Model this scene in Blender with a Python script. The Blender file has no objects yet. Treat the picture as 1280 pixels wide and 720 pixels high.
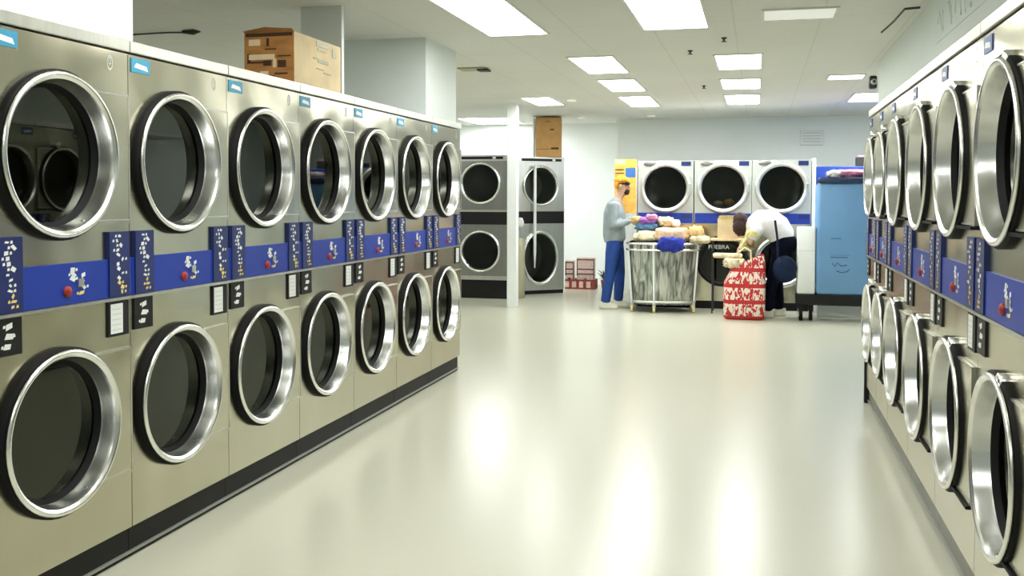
import bpy, math, random
from mathutils import Vector, Matrix, noise
C = bpy.context.scene.collection
PI = math.pi
sc = bpy.context.scene

# ------------------------------------------------------------------ materials
def new_mat(name):
    m = bpy.data.materials.new(name); m.use_nodes = True
    nt = m.node_tree
    return m, nt, nt.nodes['Principled BSDF']

def mat(name, col, rough=0.5, metal=0.0, spec=0.5, var=0.0, vscale=8.0, bump=0.0, bscale=40.0, emit=0.0, stretch=(1, 1, 1), coat=0.0):
    m, nt, b = new_mat(name)
    b.inputs['Base Color'].default_value = (*col, 1)
    b.inputs['Roughness'].default_value = rough
    b.inputs['Metallic'].default_value = metal
    b.inputs['Specular IOR Level'].default_value = spec
    b.inputs['Coat Weight'].default_value = coat
    tc = nt.nodes.new('ShaderNodeTexCoord')
    mp = nt.nodes.new('ShaderNodeMapping'); mp.inputs['Scale'].default_value = stretch
    nt.links.new(tc.outputs['Object'], mp.inputs['Vector'])
    n = nt.nodes.new('ShaderNodeTexNoise'); n.inputs['Scale'].default_value = vscale; n.inputs['Detail'].default_value = 4
    nt.links.new(mp.outputs['Vector'], n.inputs['Vector'])
    r = nt.nodes.new('ShaderNodeValToRGB')
    v = var
    r.color_ramp.elements[0].position = 0.3; r.color_ramp.elements[1].position = 0.7
    r.color_ramp.elements[0].color = (*[c*(1-v) for c in col], 1)
    r.color_ramp.elements[1].color = (*[min(1, c*(1+v)) for c in col], 1)
    nt.links.new(n.outputs['Fac'], r.inputs['Fac'])
    nt.links.new(r.outputs['Color'], b.inputs['Base Color'])
    if bump > 0:
        n2 = nt.nodes.new('ShaderNodeTexNoise'); n2.inputs['Scale'].default_value = bscale; n2.inputs['Detail'].default_value = 3
        nt.links.new(mp.outputs['Vector'], n2.inputs['Vector'])
        bp = nt.nodes.new('ShaderNodeBump'); bp.inputs['Strength'].default_value = bump; bp.inputs['Distance'].default_value = 0.02
        nt.links.new(n2.outputs['Fac'], bp.inputs['Height']); nt.links.new(bp.outputs['Normal'], b.inputs['Normal'])
    if emit > 0:
        b.inputs['Emission Color'].default_value = (*col, 1); b.inputs['Emission Strength'].default_value = emit
    return m

def steel(name, col, rough, aniso=0.0, var=0.06, sx=(1.5, 6, 0.25), rv=0.08, wob=0.0):
    m, nt, b = new_mat(name)
    b.inputs['Metallic'].default_value = 1.0
    b.inputs['Anisotropic'].default_value = aniso
    tc = nt.nodes.new('ShaderNodeTexCoord')
    mp = nt.nodes.new('ShaderNodeMapping'); mp.inputs['Scale'].default_value = sx
    nt.links.new(tc.outputs['Object'], mp.inputs['Vector'])
    n = nt.nodes.new('ShaderNodeTexNoise'); n.inputs['Scale'].default_value = 5; n.inputs['Detail'].default_value = 3
    nt.links.new(mp.outputs['Vector'], n.inputs['Vector'])
    r = nt.nodes.new('ShaderNodeValToRGB')
    r.color_ramp.elements[0].position = .3; r.color_ramp.elements[1].position = .7
    r.color_ramp.elements[0].color = (*[c*(1-var) for c in col], 1)
    r.color_ramp.elements[1].color = (*[min(1, c*(1+var)) for c in col], 1)
    nt.links.new(n.outputs['Fac'], r.inputs['Fac']); nt.links.new(r.outputs['Color'], b.inputs['Base Color'])
    mr = nt.nodes.new('ShaderNodeMapRange'); mr.inputs['To Min'].default_value = rough-rv; mr.inputs['To Max'].default_value = rough+rv
    nt.links.new(n.outputs['Fac'], mr.inputs['Value']); nt.links.new(mr.outputs['Result'], b.inputs['Roughness'])
    if wob > 0:
        n2 = nt.nodes.new('ShaderNodeTexNoise'); n2.inputs['Scale'].default_value = 2.2; n2.inputs['Detail'].default_value = 1
        gi = nt.nodes.new('ShaderNodeNewGeometry'); nt.links.new(gi.outputs['Position'], n2.inputs['Vector'])
        bp = nt.nodes.new('ShaderNodeBump'); bp.inputs['Strength'].default_value = 1.0; bp.inputs['Distance'].default_value = wob
        nt.links.new(n2.outputs['Fac'], bp.inputs['Height']); nt.links.new(bp.outputs['Normal'], b.inputs['Normal'])
    if aniso > 0:
        t = nt.nodes.new('ShaderNodeTangent'); t.direction_type = 'RADIAL'; t.axis = 'Z'
        nt.links.new(t.outputs['Tangent'], b.inputs['Tangent'])
    return m

def glass_mat(name, tint, refl, gcol=(0.9, 0.95, 0.92), rough=0.02):
    m = bpy.data.materials.new(name); m.use_nodes = True; nt = m.node_tree; nt.nodes.clear()
    o = nt.nodes.new('ShaderNodeOutputMaterial'); mx = nt.nodes.new('ShaderNodeMixShader')
    t = nt.nodes.new('ShaderNodeBsdfTransparent'); t.inputs[0].default_value = (*tint, 1)
    g = nt.nodes.new('ShaderNodeBsdfGlossy'); g.inputs['Color'].default_value = (*gcol, 1); g.inputs['Roughness'].default_value = rough
    lw = nt.nodes.new('ShaderNodeLayerWeight'); lw.inputs['Blend'].default_value = 0.25
    ma = nt.nodes.new('ShaderNodeMath'); ma.operation = 'MULTIPLY_ADD'; ma.inputs[1].default_value = 0.40; ma.inputs[2].default_value = refl
    ma.use_clamp = True
    nt.links.new(lw.outputs['Fresnel'], ma.inputs[0])
    nt.links.new(ma.outputs[0], mx.inputs[0]); nt.links.new(t.outputs[0], mx.inputs[1]); nt.links.new(g.outputs[0], mx.inputs[2])
    nt.links.new(mx.outputs[0], o.inputs[0])
    return m

def grid_mat(name, col, line, size, width, rough, spec=0.5, ox=0.0, oy=0.0, var=0.04, bump=0.0, sizey=None, vscale=0.8, roughvar=0.0):
    m, nt, b = new_mat(name)
    b.inputs['Specular IOR Level'].default_value = spec
    N = nt.nodes.new; L = nt.links.new
    tc = N('ShaderNodeTexCoord'); sp = N('ShaderNodeSeparateXYZ'); L(tc.outputs['Object'], sp.inputs[0])
    outs = []
    for ax, off, s in (('X', ox, size), ('Y', oy, sizey or size)):
        a = N('ShaderNodeMath'); a.operation = 'ADD'; a.inputs[1].default_value = off+1000*s; L(sp.outputs[ax], a.inputs[0])
        d = N('ShaderNodeMath'); d.operation = 'MODULO'; d.inputs[1].default_value = s; L(a.outputs[0], d.inputs[0])
        c = N('ShaderNodeMath'); c.operation = 'LESS_THAN'; c.inputs[1].default_value = width; L(d.outputs[0], c.inputs[0]); outs.append(c)
    mxm = N('ShaderNodeMath'); mxm.operation = 'MAXIMUM'; L(outs[0].outputs[0], mxm.inputs[0]); L(outs[1].outputs[0], mxm.inputs[1])
    n = N('ShaderNodeTexNoise'); n.inputs['Scale'].default_value = vscale; n.inputs['Detail'].default_value = 5; L(tc.outputs['Object'], n.inputs['Vector'])
    r = N('ShaderNodeValToRGB'); r.color_ramp.elements[0].position = .3; r.color_ramp.elements[1].position = .7
    r.color_ramp.elements[0].color = (*[c*(1-var) for c in col], 1); r.color_ramp.elements[1].color = (*[c*(1+var) for c in col], 1)
    L(n.outputs['Fac'], r.inputs['Fac'])
    mx = N('ShaderNodeMixRGB'); L(mxm.outputs[0], mx.inputs['Fac']); L(r.outputs['Color'], mx.inputs['Color1']); mx.inputs['Color2'].default_value = (*line, 1)
    L(mx.outputs[0], b.inputs['Base Color'])
    mr = N('ShaderNodeMapRange'); mr.inputs['To Min'].default_value = rough-roughvar; mr.inputs['To Max'].default_value = rough+roughvar
    L(n.outputs['Fac'], mr.inputs['Value']); L(mr.outputs['Result'], b.inputs['Roughness'])
    if bump:
        n2 = N('ShaderNodeTexNoise'); n2.inputs['Scale'].default_value = 3.0; n2.inputs['Detail'].default_value = 2; L(tc.outputs['Object'], n2.inputs['Vector'])
        bp = N('ShaderNodeBump'); bp.inputs['Strength'].default_value = bump; bp.inputs['Distance'].default_value = 0.02
        L(n2.outputs['Fac'], bp.inputs['Height']); L(bp.outputs['Normal'], b.inputs['Normal'])
    return m

M = {}
M['steel'] = steel('brushed_steel', (.54, .515, .40), .22, aniso=.6, var=.03, sx=(.6, 1.2, .25), rv=.04, wob=.022)
M['steel_trim'] = steel('steel_trim', (.60, .60, .55), .32)
M['rim'] = steel('polished_rim', (.88, .88, .86), .24, rv=.04)
M['rim_soft'] = steel('soft_rim', (.80, .81, .80), .36, rv=.04)
M['funnel'] = steel('satin_funnel', (.66, .67, .66), .24, rv=.05)
M['steel_grey'] = steel('grey_steel', (.60, .61, .60), .34)
M['enamel_grey'] = mat('light_grey_enamel', (.50, .52, .49), .35, metal=.35, var=.04)
M['steel_dark'] = steel('dark_steel', (.30, .30, .29), .34)
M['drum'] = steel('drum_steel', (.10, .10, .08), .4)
M['black'] = mat('black_plastic', (.010, .010, .010), .45, spec=.25, var=.1)
M['rubber'] = mat('black_rubber', (.006, .006, .006), .6, spec=.15, var=.1)
M['kick_black'] = mat('black_kick', (.006, .006, .006), .5, spec=.25, var=.15)
M['kick_grey'] = mat('grey_kick', (.16, .16, .13), .4, metal=.4, var=.1)
M['kick_line'] = mat('kick_line', (.35, .36, .33), .35, metal=.5)
M['blue'] = mat('blue_band', (.003, .030, .30), .42, var=.05)
M['navy'] = mat('navy_plate', (.008, .018, .11), .4, var=.1)
M['label_blue'] = mat('label_blue', (.03, .26, .42), .4, var=.1)
M['label_navy'] = mat('label_navy', (.03, .07, .30), .4, var=.1)
M['white_ink'] = mat('white_ink', (.75, .77, .75), .5)
M['pale_ink'] = mat('pale_ink', (.50, .52, .47), .4)
M['yellow_ink'] = mat('yellow_ink', (.75, .60, .20), .5)
M['red'] = mat('red_button', (.28, .015, .012), .45)
M['glass'] = glass_mat('tinted_door_glass', (.08, .08, .05), .07, (.80, .83, .72))
M['dark_glass'] = glass_mat('dark_door_glass', (.25, .26, .25), .03, rough=.05)
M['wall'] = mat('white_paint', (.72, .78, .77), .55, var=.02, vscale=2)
M['wall_far_lit'] = mat('white_paint_far_lit', (.90, .945, .94), .55, var=.02, vscale=2)  # same white paint made lighter, stands in for brighter light at the back
M['white'] = mat('white_enamel', (.80, .83, .83), .4, var=.02)
M['floor'] = grid_mat('polished_vinyl_floor', (.545, .54, .44), (.535, .53, .43), .61, .004, .26, spec=.6, var=.012, bump=.0, roughvar=.0, vscale=.5)
M['ceiling'] = grid_mat('ceiling_tile', (.74, .74, .695), (.66, .665, .62), .61, .012, .8, spec=.2, var=.025, ox=.2, oy=.1, sizey=1.22)
M['lamp'] = mat('lamp_diffuser', (.99, 1.0, .95), .5, emit=9.0)
M['lamp_far'] = mat('lamp_diffuser_far', (.97, 1.0, .975), .5, emit=17.0)
M['lamp_dim'] = mat('lamp_diffuser_dim', (.90, .92, .87), .5, emit=.22)
M['lamp_frame'] = mat('lamp_frame', (.75, .76, .72), .5)
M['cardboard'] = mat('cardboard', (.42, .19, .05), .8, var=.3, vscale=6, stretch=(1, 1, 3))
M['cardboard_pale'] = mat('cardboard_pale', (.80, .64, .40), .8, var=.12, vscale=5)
M['cardboard_orange'] = mat('cardboard_orange', (.58, .33, .12), .8, var=.08)
M['brown_ink_and_shadow'] = mat('brown_ink_and_shadow', (.06, .025, .01), .8)
M['dark_metal'] = mat('dark_metal', (.03, .03, .03), .5)
M['beige'] = mat('beige_enamel', (.42, .40, .26), .45)
M['cart_blue'] = mat('cart_blue', (.14, .31, .56), .42, var=.04, vscale=3)
M['cart_ink'] = mat('cart_ink', (.03, .09, .20), .5)
M['cart_navy'] = mat('cart_navy', (.01, .03, .09), .4)
M['cabinet_blue'] = mat('cabinet_blue', (.015, .06, .36), .45)
M['pink'] = mat('pink_cloth', (.75, .30, .52), .9, var=.25, vscale=14, bump=.4)
M['purple'] = mat('purple_cloth', (.42, .16, .62), .9, var=.3, vscale=14, bump=.4)
M['blue_cloth'] = mat('blue_cloth', (.015, .03, .30), .9, var=.3, vscale=14, bump=.4)
M['teal_cloth'] = mat('slate_cloth', (.10, .22, .40), .9, var=.4, vscale=18, bump=.4)
M['black_cloth'] = mat('black_cloth', (.012, .012, .016), .9, var=.3, vscale=14, bump=.4)
M['cream_cloth'] = mat('cream_cloth', (.78, .68, .46), .9, var=.25, vscale=20, bump=.5)
M['tan_cloth'] = mat('tan_cloth', (.62, .44, .20), .9, var=.3, vscale=20, bump=.5)
M['peach_cloth'] = mat('peach_cloth', (.80, .56, .36), .9, var=.2, vscale=20, bump=.5)
M['white_cloth'] = mat('white_cloth', (.80, .78, .80), .9, var=.08, vscale=10, bump=.4)
M['yellow_cloth'] = mat('yellow_cloth', (.80, .72, .34), .9, var=.25, vscale=20, bump=.5)
M['orange'] = mat('orange_cloth', (.95, .30, .05), .8, var=.3, vscale=20)
M['grey_knit'] = mat('grey_knit', (.27, .32, .34), .9, var=.12, vscale=10, bump=.4, bscale=90)
M['jeans'] = mat('blue_jeans', (.012, .055, .26), .85, var=.25, vscale=8, bump=.3)
M['navy_cloth'] = mat('navy_cloth', (.004, .006, .014), .95, spec=.1, var=.3, vscale=9, bump=.3)
M['navy_bag'] = mat('navy_bag', (.006, .014, .045), .7, spec=.2, var=.3, vscale=9)
M['skin'] = mat('skin', (.55, .33, .22), .55, var=.06)
M['hair'] = mat('dark_hair', (.035, .012, .010), .8, var=.4, vscale=40, bump=.5)
M['knit_orange'] = mat('orange_hat', (.85, .33, .03), .85, var=.3, vscale=25, bump=.5)
M['shoe'] = mat('pale_shoe', (.72, .70, .60), .6, var=.1)
M['poster_orange'] = mat('poster_orange', (.90, .42, .08), .5, var=.25, vscale=14)
M['poster_yellow'] = mat('poster_yellow', (.88, .66, .08), .5, var=.1)
M['poster_blue'] = mat('poster_blue', (.03, .14, .42), .5)
M['pink_paper'] = mat('pink_paper', (.72, .52, .48), .8, var=.2, vscale=20)
M['red_crate'] = mat('red_crate', (.28, .05, .03), .7, var=.4, vscale=20)
M['leaf'] = mat('dark_leaf', (.06, .08, .04), .7, var=.4, vscale=30)
M['text_grey'] = mat('relief_grey', (.60, .65, .63), .5)
M['relief'] = mat('relief_pale', (.72, .77, .76), .5)

def vinyl():
    m, nt, b = new_mat('crinkled_silver_vinyl')
    N = nt.nodes.new; L = nt.links.new
    tc = N('ShaderNodeTexCoord'); mp = N('ShaderNodeMapping'); mp.inputs['Scale'].default_value = (9, 9, 1.6); L(tc.outputs['Object'], mp.inputs[0])
    n = N('ShaderNodeTexNoise'); n.inputs['Scale'].default_value = 1.6; n.inputs['Detail'].default_value = 4; n.inputs['Distortion'].default_value = 1.2; L(mp.outputs[0], n.inputs['Vector'])
    r = N('ShaderNodeValToRGB'); e = r.color_ramp.elements; e[0].position = .36; e[0].color = (.10, .12, .11, 1); e[1].position = .62; e[1].color = (.55, .57, .52, 1)
    L(n.outputs['Fac'], r.inputs['Fac']); L(r.outputs['Color'], b.inputs['Base Color'])
    bp = N('ShaderNodeBump'); bp.inputs['Strength'].default_value = .8; bp.inputs['Distance'].default_value = .03; L(n.outputs['Fac'], bp.inputs['Height']); L(bp.outputs['Normal'], b.inputs['Normal'])
    b.inputs['Roughness'].default_value = .3; b.inputs['Metallic'].default_value = .5
    return m
M['vinyl'] = vinyl()

def red_print():
    m, nt, b = new_mat('red_printed_bag')
    N = nt.nodes.new; L = nt.links.new
    tc = N('ShaderNodeTexCoord'); sp = N('ShaderNodeSeparateXYZ'); L(tc.outputs['Object'], sp.inputs[0])
    d = N('ShaderNodeMath'); d.operation = 'MODULO'; d.inputs[1].default_value = .20; L(sp.outputs['Z'], d.inputs[0])
    row = N('ShaderNodeMath'); row.operation = 'GREATER_THAN'; row.inputs[1].default_value = .05; L(d.outputs[0], row.inputs[0])
    mp = N('ShaderNodeMapping'); mp.inputs['Scale'].default_value = (24, 24, 12); L(tc.outputs['Object'], mp.inputs[0])
    n = N('ShaderNodeTexNoise'); n.inputs['Scale'].default_value = 1.3; n.inputs['Detail'].default_value = 1.5; n.inputs['Distortion'].default_value = .8; L(mp.outputs[0], n.inputs['Vector'])
    g = N('ShaderNodeMath'); g.operation = 'GREATER_THAN'; g.inputs[1].default_value = .49; L(n.outputs['Fac'], g.inputs[0])
    mu = N('ShaderNodeMath'); mu.operation = 'MULTIPLY'; L(row.outputs[0], mu.inputs[0]); L(g.outputs[0], mu.inputs[1])
    mx = N('ShaderNodeMixRGB'); L(mu.outputs[0], mx.inputs['Fac']); mx.inputs['Color1'].default_value = (.52, .02, .02, 1); mx.inputs['Color2'].default_value = (.85, .74, .66, 1)
    L(mx.outputs[0], b.inputs['Base Color']); b.inputs['Roughness'].default_value = .5
    return m
M['red_print'] = red_print()

# ------------------------------------------------------------------ mesh builder
class MB:
    def __init__(s): s.v = []; s.f = []; s.m = []; s.s = []; s.mats = []
    def mi(s, m):
        if m not in s.mats: s.mats.append(m)
        return s.mats.index(m)
    def add(s, vs, fs, m, smooth=False):
        o = len(s.v); s.v += [tuple(v) for v in vs]; k = s.mi(m)
        for f in fs: s.f.append([i+o for i in f]); s.m.append(k); s.s.append(smooth)
        return s
    def box(s, x0, x1, y0, y1, z0, z1, m, skip=''):
        v = [(x0,y0,z0),(x1,y0,z0),(x1,y1,z0),(x0,y1,z0),(x0,y0,z1),(x1,y0,z1),(x1,y1,z1),(x0,y1,z1)]
        F = {'b':(0,3,2,1),'t':(4,5,6,7),'f':(0,1,5,4),'r':(1,2,6,5),'k':(2,3,7,6),'l':(3,0,4,7)}
        return s.add(v, [F[k] for k in F if k not in skip], m)
    def rbox(s, x0, x1, y0, y1, z0, z1, r, m, n=3, smooth=True):
        # box with rounded vertical edges and chamfered top/bottom
        out = []
        for (cx, cy, a0) in ((x1-r, y1-r, 0), (x0+r, y1-r, PI/2), (x0+r, y0+r, PI), (x1-r, y0+r, 1.5*PI)):
            for i in range(n+1):
                a = a0+i*PI/2/n; out.append((cx, cy, math.cos(a), math.sin(a)))
        k = min(r*.5, (z1-z0)*.3); rings = [(z0, r-k), (z0+k, r), (z1-k, r), (z1, r-k)]
        vs = []; N = len(out)
        for z, rr in rings: vs += [(cx+ca*rr, cy+sa*rr, z) for cx, cy, ca, sa in out]
        fs = [(j*N+i, j*N+(i+1) % N, (j+1)*N+(i+1) % N, (j+1)*N+i) for j in range(3) for i in range(N)]
        s.add(vs, fs, m, smooth)
        s.add(vs[:N], [tuple(reversed(range(N)))], m); s.add(vs[3*N:], [tuple(range(N))], m)
        return s
    def lathe(s, prof, c, m, axis='x', n=48, smooth=True, sx=1.0, sz=1.0):
        # profile points (a, r) along the axis
        vs = []; K = len(prof)
        for a, r in prof:
            for i in range(n):
                t = 2*PI*i/n; u, w = r*math.cos(t)*sx, r*math.sin(t)*sz
                if axis == 'x': vs.append((c[0]+a, c[1]+u, c[2]+w))
                elif axis == 'z': vs.append((c[0]+u, c[1]+w, c[2]+a))
                else: vs.append((c[0]+w, c[1]+a, c[2]+u))
        fs = [(j*n+i, j*n+(i+1) % n, (j+1)*n+(i+1) % n, (j+1)*n+i) for j in range(K-1) for i in range(n)]
        return s.add(vs, fs, m, smooth)
    def tube(s, pts, r, m, n=10, cap=True):
        pts = [Vector(p) for p in pts]; rs = r if isinstance(r, (list, tuple)) else [r]*len(pts); vs = []
        up = Vector((0, 0, 1))
        for i, p in enumerate(pts):
            d = (pts[min(i+1, len(pts)-1)]-pts[max(i-1, 0)]).normalized()
            a = d.cross(up) if abs(d.dot(up)) < .95 else d.cross(Vector((1, 0, 0)))
            a.normalize(); b = d.cross(a)
            for k in range(n): t = 2*PI*k/n; vs.append(p+(a*math.cos(t)+b*math.sin(t))*rs[i])
        fs = [(j*n+i, j*n+(i+1) % n, (j+1)*n+(i+1) % n, (j+1)*n+i) for j in range(len(pts)-1) for i in range(n)]
        s.add(vs, fs, m, True)
        if cap: s.add(vs[:n], [tuple(range(n))], m); s.add(vs[-n:], [tuple(reversed(range(n)))], m)
        return s
    def holed(s, y0, y1, z0, z1, cy, cz, r, m, x=0.0, sz=1.0):
        # flat panel in the plane x with a round hole
        ang = sorted([2*PI*i/48 for i in range(48)]+[math.atan2(b-cz, a-cy) % (2*PI) for a in (y0, y1) for b in (z0, z1)])
        inn, out = [], []
        for t in ang:
            c, n = math.cos(t), math.sin(t); ks = []
            if abs(c) > 1e-9: ks.append(((y1 if c > 0 else y0)-cy)/c)
            if abs(n) > 1e-9: ks.append(((z1 if n > 0 else z0)-cz)/n)
            k = min(q for q in ks if q > 0)
            inn.append((x, cy+r*c, cz+r*n*sz)); out.append((x, cy+k*c, cz+k*n))
        N = len(ang)
        return s.add(inn+out, [(i, N+i, N+(i+1) % N, (i+1) % N) for i in range(N)], m)
    def blob(s, c, size, m, seed=0, amp=.18, fr=3.0, n=24, sq=1.0):
        vs = []; R = n//2+1
        for j in range(R):
            ph = PI*j/(R-1)
            for i in range(n):
                th = 2*PI*i/n
                d = Vector((math.sin(ph)*math.cos(th), math.sin(ph)*math.sin(th), math.cos(ph)))
                if sq != 1: d = Vector([math.copysign(abs(q)**sq, q) for q in d])
                k = 1+amp*noise.noise(d*fr+Vector((seed*7.3, seed*3.1, 0)))*2
                vs.append((c[0]+d.x*size[0]*k, c[1]+d.y*size[1]*k, c[2]+d.z*size[2]*k))
        fs = [(j*n+i, (j+1)*n+i, (j+1)*n+(i+1) % n, j*n+(i+1) % n) for j in range(R-1) for i in range(n)]
        return s.add(vs, fs, m, True)
    def build(s, name, parent=None, bevel=0.0, loc=None, rotz=0.0):
        me = bpy.data.meshes.new(name); me.from_pydata(s.v, [], s.f)
        for q in s.mats: me.materials.append(q)
        me.polygons.foreach_set('material_index', s.m); me.polygons.foreach_set('use_smooth', s.s)
        me.validate(); me.update()
        o = bpy.data.objects.new(name, me); C.objects.link(o)
        if parent: o.parent = parent
        if loc: o.location = loc
        o.rotation_euler.z = rotz
        if bevel:
            b = o.modifiers.new('bevel', 'BEVEL'); b.width = bevel; b.segments = 2; b.limit_method = 'ANGLE'; b.angle_limit = .7
        return o

def empty(name, loc, rz=0.0):
    o = bpy.data.objects.new(name, None); C.objects.link(o); o.location = loc; o.rotation_euler.z = rz; o.empty_display_size = .1
    return o
def tag(o, label, cat, group=None, kind=None):
    o['label'] = label; o['category'] = cat
    if group: o['group'] = group
    if kind: o['kind'] = kind
    return o
def structure(o): o['kind'] = 'structure'; return o
def copy_tree(o, parent=None):
    c = o.copy(); C.objects.link(c); c.parent = parent
    for ch in list(o.children): copy_tree(ch, c)
    return c

# ------------------------------------------------------------------ camera (principal point and lens found from the rows)
f, yaw, pitch, roll, sy = 1207.95, .2505, .0323, .0029, -73.48
cy_, sy_, cp_, sp_ = math.cos(yaw), math.sin(yaw), math.cos(pitch), math.sin(pitch)
F = Vector((-sy_*cp_, cy_*cp_, -sp_)); R = Vector((cy_, sy_, 0)); U = R.cross(F)
R2 = math.cos(roll)*R+math.sin(roll)*U; U2 = -math.sin(roll)*R+math.cos(roll)*U
cam = bpy.data.cameras.new('camera'); co = bpy.data.objects.new('camera', cam); C.objects.link(co)
cam.sensor_fit = 'HORIZONTAL'; cam.sensor_width = 36; cam.lens = f*36/1280; cam.shift_y = sy/1280; cam.clip_start = .05
mw = Matrix.Identity(4)
for i in range(3): mw[i][0] = R2[i]; mw[i][1] = U2[i]; mw[i][2] = -F[i]
mw[0][3], mw[1][3], mw[2][3] = 0, 0, 1.5085
co.matrix_world = mw; sc.camera = co

# ------------------------------------------------------------------ room
H = 2.8; X0, X1, Y0, Y1 = -7.0, 3.2, -3.0, 16.6
structure(MB().box(X0, X1, Y0, Y1, -.1, 0, M['floor']).build('floor'))
structure(MB().box(X0, X1, Y0, Y1, H, H+.1, M['ceiling']).build('ceiling'))
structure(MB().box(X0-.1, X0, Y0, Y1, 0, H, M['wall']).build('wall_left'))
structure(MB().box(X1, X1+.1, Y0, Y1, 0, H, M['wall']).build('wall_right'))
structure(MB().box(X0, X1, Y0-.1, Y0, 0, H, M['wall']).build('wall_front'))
structure(MB().box(X0, -2.3, Y1, Y1+.1, 0, H, M['wall_far_lit']).build('wall_back'))
structure(MB().box(-2.3, X1, 15.9, Y1+.1, 0, H, M['wall_far_lit']).build('wall_back_right'))
structure(MB().box(1.07, X1, Y0, 9.72, 2.158, H, M['wall']).build('wall_bulkhead_right'))
structure(MB().box(-3.6, -2.60, .5, 3.62, 2.158, H, M['wall']).build('wall_bulkhead_left'))
structure(MB().box(-3.36, -2.62, 7.42, 8.22, 2.158, H, M['wall']).build('wall_column_left'))
structure(MB().box(-3.04, -2.74, 6.06, 6.10, 2.158, H, M['wall']).build('wall_column_small'))
structure(MB().box(-3.36, -3.23, 12.86, 12.99, 0, H, M['white']).build('wall_pillar'))
structure(MB().box(1.05, 1.07, Y0, 9.72, 2.158, 2.19, M['white']).build('trim_1'))
structure(MB().box(X0, -2.3, Y1-.012, Y1, 0, .09, M['wall_far_lit']).build('baseboard_back'))
# shallow relief ornament on the fascia above the right row
mb = MB(); random.seed(5)
for k in range(6):
    yy = 6.45-k*.27; zz = 2.60
    pts = [(1.066, yy+.09*math.cos(t*.5+k), zz+.075*math.sin(t*.9+k*1.3)) for t in range(0, 9)]
    mb.tube(pts, .008, M['wall'], n=6)
mb.tube([(1.066, 6.6, 2.49), (1.066, 4.9, 2.49)], .006, M['wall'], n=6)
tag(mb.build('relief_lettering', loc=(.006, 0, 0)), 'faint pale raised lettering on the white fascia above the right dryer row', 'lettering')

# ------------------------------------------------------------------ light panels
def panel(x0, x1, y0, y1, label, m='lamp', rot=0.0, cat='ceiling light'):
    cx, cy = (x0+x1)/2, (y0+y1)/2; a, b = (x1-x0)/2, (y1-y0)/2
    e = empty('ceiling_light', (cx, cy, H), rot)
    fr = MB(); t = .02
    fr.box(-a-t, a+t, -b-t, -b, -.012, 0, M['lamp_frame']); fr.box(-a-t, a+t, b, b+t, -.012, 0, M['lamp_frame'])
    fr.box(-a-t, -a, -b, b, -.012, 0, M['lamp_frame']); fr.box(a, a+t, -b, b, -.012, 0, M['lamp_frame'])
    fr.build('frame', e)
    MB().box(-a, a, -b, b, -.006, -.001, M[m]).build('diffuser', e)
    tag(e, label, cat, 'ceiling light panels')
panel(-2.08, -1.62, 5.85, 7.42, 'large lit ceiling panel left of centre, cut by the top edge of the photo')
panel(-.86, -.39, 5.85, 7.42, 'large lit ceiling panel right of centre, cut by the top edge of the photo')
panel(-1.71, -1.31, 8.74, 9.88, 'lit ceiling panel, nearest of the three in line towards the poster')
panel(-1.72, -1.33, 10.48, 11.6, 'lit ceiling panel, middle of the three in line towards the poster')
panel(-1.74, -1.36, 12.25, 13.55, 'lit ceiling panel, farthest of the three in line towards the poster', 'lamp_far')
panel(-.40, .0, 8.9, 9.87, 'lit ceiling panel, nearest of the three straight above the back washers')
panel(-.42, -.01, 10.72, 11.65, 'lit ceiling panel, middle of the three straight above the back washers')
panel(-.43, -.02, 12.35, 13.5, 'lit ceiling panel, farthest of the three straight above the back washers', 'lamp_far')
panel(.02, .49, 6.87, 7.26, 'dim small ceiling panel with hardly any light, near the right fascia', 'lamp_dim')
panel(.70, 1.04, 10.62, 10.95, 'thin lit ceiling panel beside the dark speaker at the end of the fascia')
panel(1.12, 1.95, 12.5, 13.5, 'wide lit ceiling panel above the far end of the right dryer row', 'lamp_far')
panel(-2.98, -2.62, 12.1, 13.1, 'lit ceiling panel to the right of the white pillar', 'lamp_far')
panel(-4.75, -3.95, 15.0, 16.2, 'lit ceiling panel by the back wall, above the dark stacked dryers', 'lamp_far')
for (a, b, n) in ((-2.08, 2.6, 'left'), (-2.08, -.6, 'left'), (-.86, 2.6, 'right'), (-.86, -.6, 'right')):  # added panels out of view, to light the near part of the room
    panel(a, a+.47, b, b+1.5, 'added unseen lit ceiling panel overhead %s of the camera, %s' % (n, 'just in front of it' if b > 0 else 'behind it'))
panel(-5.6, -5.1, 3.6, 5.1, 'added unseen lit ceiling panel behind the left dryer row, near')  # this panel and the next are unseen, added to light the left area
panel(-5.6, -5.1, 9.6, 11.1, 'added unseen lit ceiling panel behind the left dryer row, far')

def small(name, mb, label, cat, loc, group=None): return tag(mb.build(name, loc=loc), label, cat, group)
def sprinkler(x, y, label):
    mb = MB().lathe([(0, .022), (-.008, .022), (-.012, .009), (-.028, .008), (-.030, .022), (-.034, .022), (-.034, 0)], (0, 0, 0), M['dark_metal'], 'z', 16)
    small('sprinkler_head', mb, label, 'sprinkler', (x, y, H), 'sprinkler heads on the ceiling')
sprinkler(-.60, 8.60, 'small dark sprinkler head right of the nearest of the three left light panels')
sprinkler(-.63, 11.3, 'small dark sprinkler head farthest back, left of the middle right light panel')
sprinkler(-.29, 7.98, 'small dark sprinkler head just in front of the nearest right light panel')
for x, y, l in ((-2.41, 12.56, 'tiny pale ceiling fitting between the cardboard box and the light panels'), (-2.78, 15.3, 'tiny pale ceiling fitting farthest back beside the cardboard box'), (-1.65, 15.2, 'tiny pale ceiling fitting near the corner of the back wall')):
    small('downlight', MB().lathe([(0, .06), (-.015, .06), (-.018, .045), (-.018, 0)], (0, 0, 0), M['lamp_dim'], 'z', 20), l, 'downlight', (x, y, H), 'tiny ceiling fittings')
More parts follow.
